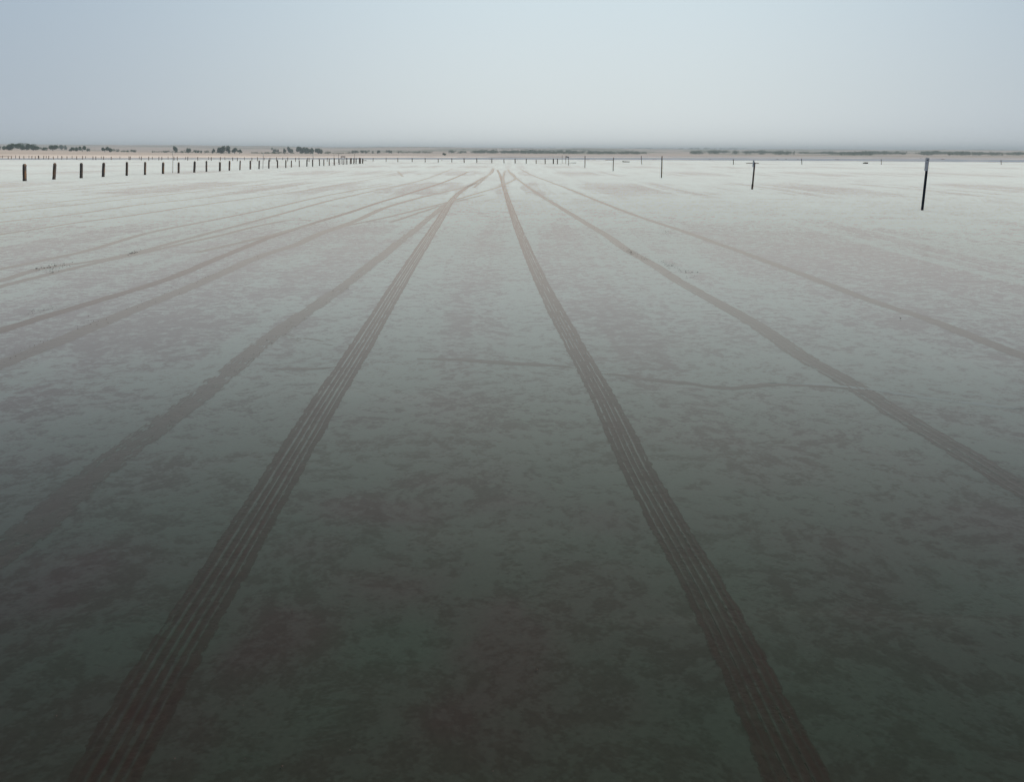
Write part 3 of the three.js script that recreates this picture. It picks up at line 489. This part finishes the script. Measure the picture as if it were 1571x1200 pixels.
const T = (x0, list, depth, tone) => list.forEach(([a, b, t, base, label, dep, tn, lv]) => { const q = q1(x0, [a, b, t, base]); tree(...q, dep ?? depth, tn ?? tone, label, (b - a) > 90 ? 'grove' : 'tree', (b - a) > 90 ? 'grove' : 'tree', lv ?? (b - a > 90 ? 1400 : 420)); });
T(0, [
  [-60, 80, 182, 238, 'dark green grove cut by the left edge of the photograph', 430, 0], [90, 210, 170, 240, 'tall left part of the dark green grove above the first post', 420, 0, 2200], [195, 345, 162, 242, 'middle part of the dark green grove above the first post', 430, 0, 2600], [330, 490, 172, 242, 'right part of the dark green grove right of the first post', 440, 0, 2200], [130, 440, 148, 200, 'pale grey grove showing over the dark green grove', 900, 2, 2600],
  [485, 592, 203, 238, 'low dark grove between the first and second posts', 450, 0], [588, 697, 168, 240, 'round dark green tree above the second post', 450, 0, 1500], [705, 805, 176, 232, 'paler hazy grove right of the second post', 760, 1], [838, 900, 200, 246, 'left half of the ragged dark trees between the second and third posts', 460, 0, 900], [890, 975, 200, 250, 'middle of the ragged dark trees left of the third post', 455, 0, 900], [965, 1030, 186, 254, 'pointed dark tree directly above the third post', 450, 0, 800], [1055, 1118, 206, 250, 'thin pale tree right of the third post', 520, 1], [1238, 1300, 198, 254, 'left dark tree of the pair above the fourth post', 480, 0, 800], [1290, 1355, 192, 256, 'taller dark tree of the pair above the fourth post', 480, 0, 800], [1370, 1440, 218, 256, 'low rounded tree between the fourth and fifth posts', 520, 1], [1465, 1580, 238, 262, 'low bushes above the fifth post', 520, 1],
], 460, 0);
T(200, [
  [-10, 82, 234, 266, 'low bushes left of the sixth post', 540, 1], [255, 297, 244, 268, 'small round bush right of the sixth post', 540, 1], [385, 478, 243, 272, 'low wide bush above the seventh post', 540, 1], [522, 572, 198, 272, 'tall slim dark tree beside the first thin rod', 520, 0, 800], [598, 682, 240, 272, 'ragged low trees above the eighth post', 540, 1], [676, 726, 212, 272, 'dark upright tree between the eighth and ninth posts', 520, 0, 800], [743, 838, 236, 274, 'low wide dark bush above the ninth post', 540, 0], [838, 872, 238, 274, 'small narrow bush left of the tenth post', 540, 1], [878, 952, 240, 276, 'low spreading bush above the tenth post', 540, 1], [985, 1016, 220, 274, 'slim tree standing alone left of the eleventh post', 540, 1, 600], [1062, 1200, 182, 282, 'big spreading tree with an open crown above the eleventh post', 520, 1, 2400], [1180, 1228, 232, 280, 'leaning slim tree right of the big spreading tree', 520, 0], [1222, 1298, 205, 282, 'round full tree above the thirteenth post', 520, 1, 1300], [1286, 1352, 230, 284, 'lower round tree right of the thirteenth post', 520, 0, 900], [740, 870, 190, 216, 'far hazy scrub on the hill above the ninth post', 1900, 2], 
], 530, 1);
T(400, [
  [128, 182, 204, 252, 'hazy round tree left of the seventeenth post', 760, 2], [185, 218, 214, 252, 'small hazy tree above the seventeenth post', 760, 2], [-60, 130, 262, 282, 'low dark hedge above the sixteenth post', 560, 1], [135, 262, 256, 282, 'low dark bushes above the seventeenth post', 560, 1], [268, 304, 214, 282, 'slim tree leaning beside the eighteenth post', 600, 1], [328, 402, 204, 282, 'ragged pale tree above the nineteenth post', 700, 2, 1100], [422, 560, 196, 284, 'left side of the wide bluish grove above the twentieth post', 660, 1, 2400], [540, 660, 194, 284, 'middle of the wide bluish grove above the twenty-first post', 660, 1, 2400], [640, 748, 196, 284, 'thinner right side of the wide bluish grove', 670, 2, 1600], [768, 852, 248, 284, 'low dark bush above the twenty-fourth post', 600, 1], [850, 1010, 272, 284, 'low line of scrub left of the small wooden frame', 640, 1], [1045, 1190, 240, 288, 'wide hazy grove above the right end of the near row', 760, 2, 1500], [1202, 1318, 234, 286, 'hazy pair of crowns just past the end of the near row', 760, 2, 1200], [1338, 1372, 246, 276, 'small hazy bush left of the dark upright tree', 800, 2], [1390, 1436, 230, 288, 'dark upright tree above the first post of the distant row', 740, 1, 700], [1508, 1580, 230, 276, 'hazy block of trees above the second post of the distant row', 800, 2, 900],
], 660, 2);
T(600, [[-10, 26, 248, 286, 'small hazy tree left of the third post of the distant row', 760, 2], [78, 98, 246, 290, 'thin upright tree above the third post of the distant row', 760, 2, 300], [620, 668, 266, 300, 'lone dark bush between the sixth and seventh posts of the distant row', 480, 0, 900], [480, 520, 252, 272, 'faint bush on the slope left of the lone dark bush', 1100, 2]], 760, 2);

{ // far wood on the slopes: reads as hazy bands of one mass
  const bands = [ // [x0, x1, top y, bottom y, depth, clumps]
    [620, 700, 229.5, 233.5, 1500, 70], [700, 900, 227.5, 234.5, 1500, 230], [800, 905, 229, 235, 1200, 120], [905, 985, 230.8, 235.6, 1200, 100], [985, 1020, 233, 237, 1100, 30], [1062, 1092, 233.6, 235.6, 1200, 24], [1086, 1118, 229, 236, 1100, 70], [1128, 1200, 230, 237, 1050, 140], [1190, 1280, 232.2, 238.5, 1000, 170], [1270, 1330, 231.5, 238, 950, 150], [1325, 1480, 231, 238.2, 950, 360], [1470, 1620, 232.5, 238.8, 900, 320], [1420, 1440, 229.8, 238, 950, 40], [1150, 1571, 228.8, 231.5, 2100, 240], [30, 60, 221, 223, 2400, 10], [160, 330, 222.6, 224, 2500, 50], [330, 640, 224.2, 226.5, 2400, 90], [640, 1150, 226, 228.8, 2400, 220], [-30, 130, 222, 224.5, 2300, 40], [380, 600, 228, 231, 1700, 60],
    [590, 710, 231, 235, 820, 110], [690, 835, 229.4, 235.4, 860, 260], [815, 910, 230.2, 235.6, 860, 170], [900, 1000, 231.2, 236, 860, 170], [1060, 1130, 230.5, 236.6, 900, 110], [1125, 1300, 231.4, 237.5, 860, 250], [1290, 1600, 231.6, 238, 820, 420],
    [150, 275, 231.2, 233.2, 560, 70], [265, 400, 232.6, 234.6, 570, 80], [395, 480, 233.4, 235.4, 620, 60], [470, 620, 233.8, 236, 680, 90], [170, 330, 225, 228, 1500, 30], [330, 640, 226.5, 229.5, 1700, 60], [0, 160, 224.5, 227, 1400, 24],
  ];
  const geos = [];
  for (const [x0, x1, ty, by, depth, n] of bands) for (let i = 0; i < n * 1.5; i++) {
    const px = rr(x0, x1); if (fbm(px * 0.045, depth * 0.1, 3, 1750) < 0.43 + 0.1 * rnd() - 0.05) continue;
    const tt = mixf(by, ty, 0.55 + 0.5 * fbm(px * 0.06, depth, 3, 1700) + rr(-0.15, 0.25)), d = depth * rr(0.94, 1.06), b = atDepth(px, by, d), az = Math.atan2(b[0], d), gy = landY(az, Math.hypot(b[0], d)), tp = atDepth(px, tt, d)[1]; if (tp < gy + 0.5) continue; const h = Math.max(1.2, Math.min(10, tp - gy)), w = rr(3, 9) * d / 1200;
    const g = crownGeo(w, h, 90, Math.floor(px * 13 + i), 3); g.translate(b[0], gy, b[2]); geos.push(g);
  }
  const m = new THREE.Mesh(mergeGeometries(geos), new THREE.MeshPhysicalMaterial({ color: new THREE.Color().setRGB(0.075, 0.108, 0.074), roughness: 1, specularIntensity: 0.2, transmission: 0.5, thickness: 0, side: THREE.DoubleSide })); m.userData.kind = 'stuff'; tag(m, 'hazy blue belts of far woodland along the slopes behind the water', 'woodland'); top('far_woodland', m);
}
{ // low brush along the far edge of the flat, on the left and at the waterline
  const geos = [], add = (x0, x1, by, hpx, n, leaves = 26) => { for (let i = 0; i < n; i++) { const px = rr(x0, x1), y = by + rr(-0.25, 0.25), [x, z] = onFlat(px, y), d = -z, k = d / FOCAL; const g = crownGeo(rr(3, 8) * k, rr(0.6, 1.2) * hpx * k, leaves, Math.floor(px * 31 + i), 3); g.translate(x, 0, z); geos.push(g); } };
  for (const [a, b] of [[60, 102], [108, 142], [158, 184], [0, 8], [25, 40], [264, 285], [295, 330], [343, 372]]) add(a, b, 242 + a * 0.006, 1.7, Math.round((b - a) * 0.6));
  add(400, 560, 244.5, 1.8, 60); add(560, 640, 245, 1.3, 18); add(640, 1571, 241.6, 0.6, 150, 16); add(0, 560, 241.2, 0.7, 60, 16);
  const m = new THREE.Mesh(mergeGeometries(geos), new THREE.MeshStandardMaterial({ color: new THREE.Color().setRGB(0.075, 0.078, 0.062), roughness: 0.9, side: THREE.DoubleSide })); m.userData.kind = 'stuff'; tag(m, 'low dark brush along the far edge of the flat', 'brush'); top('shore_brush', m);
}

renderer.render(scene, camera);
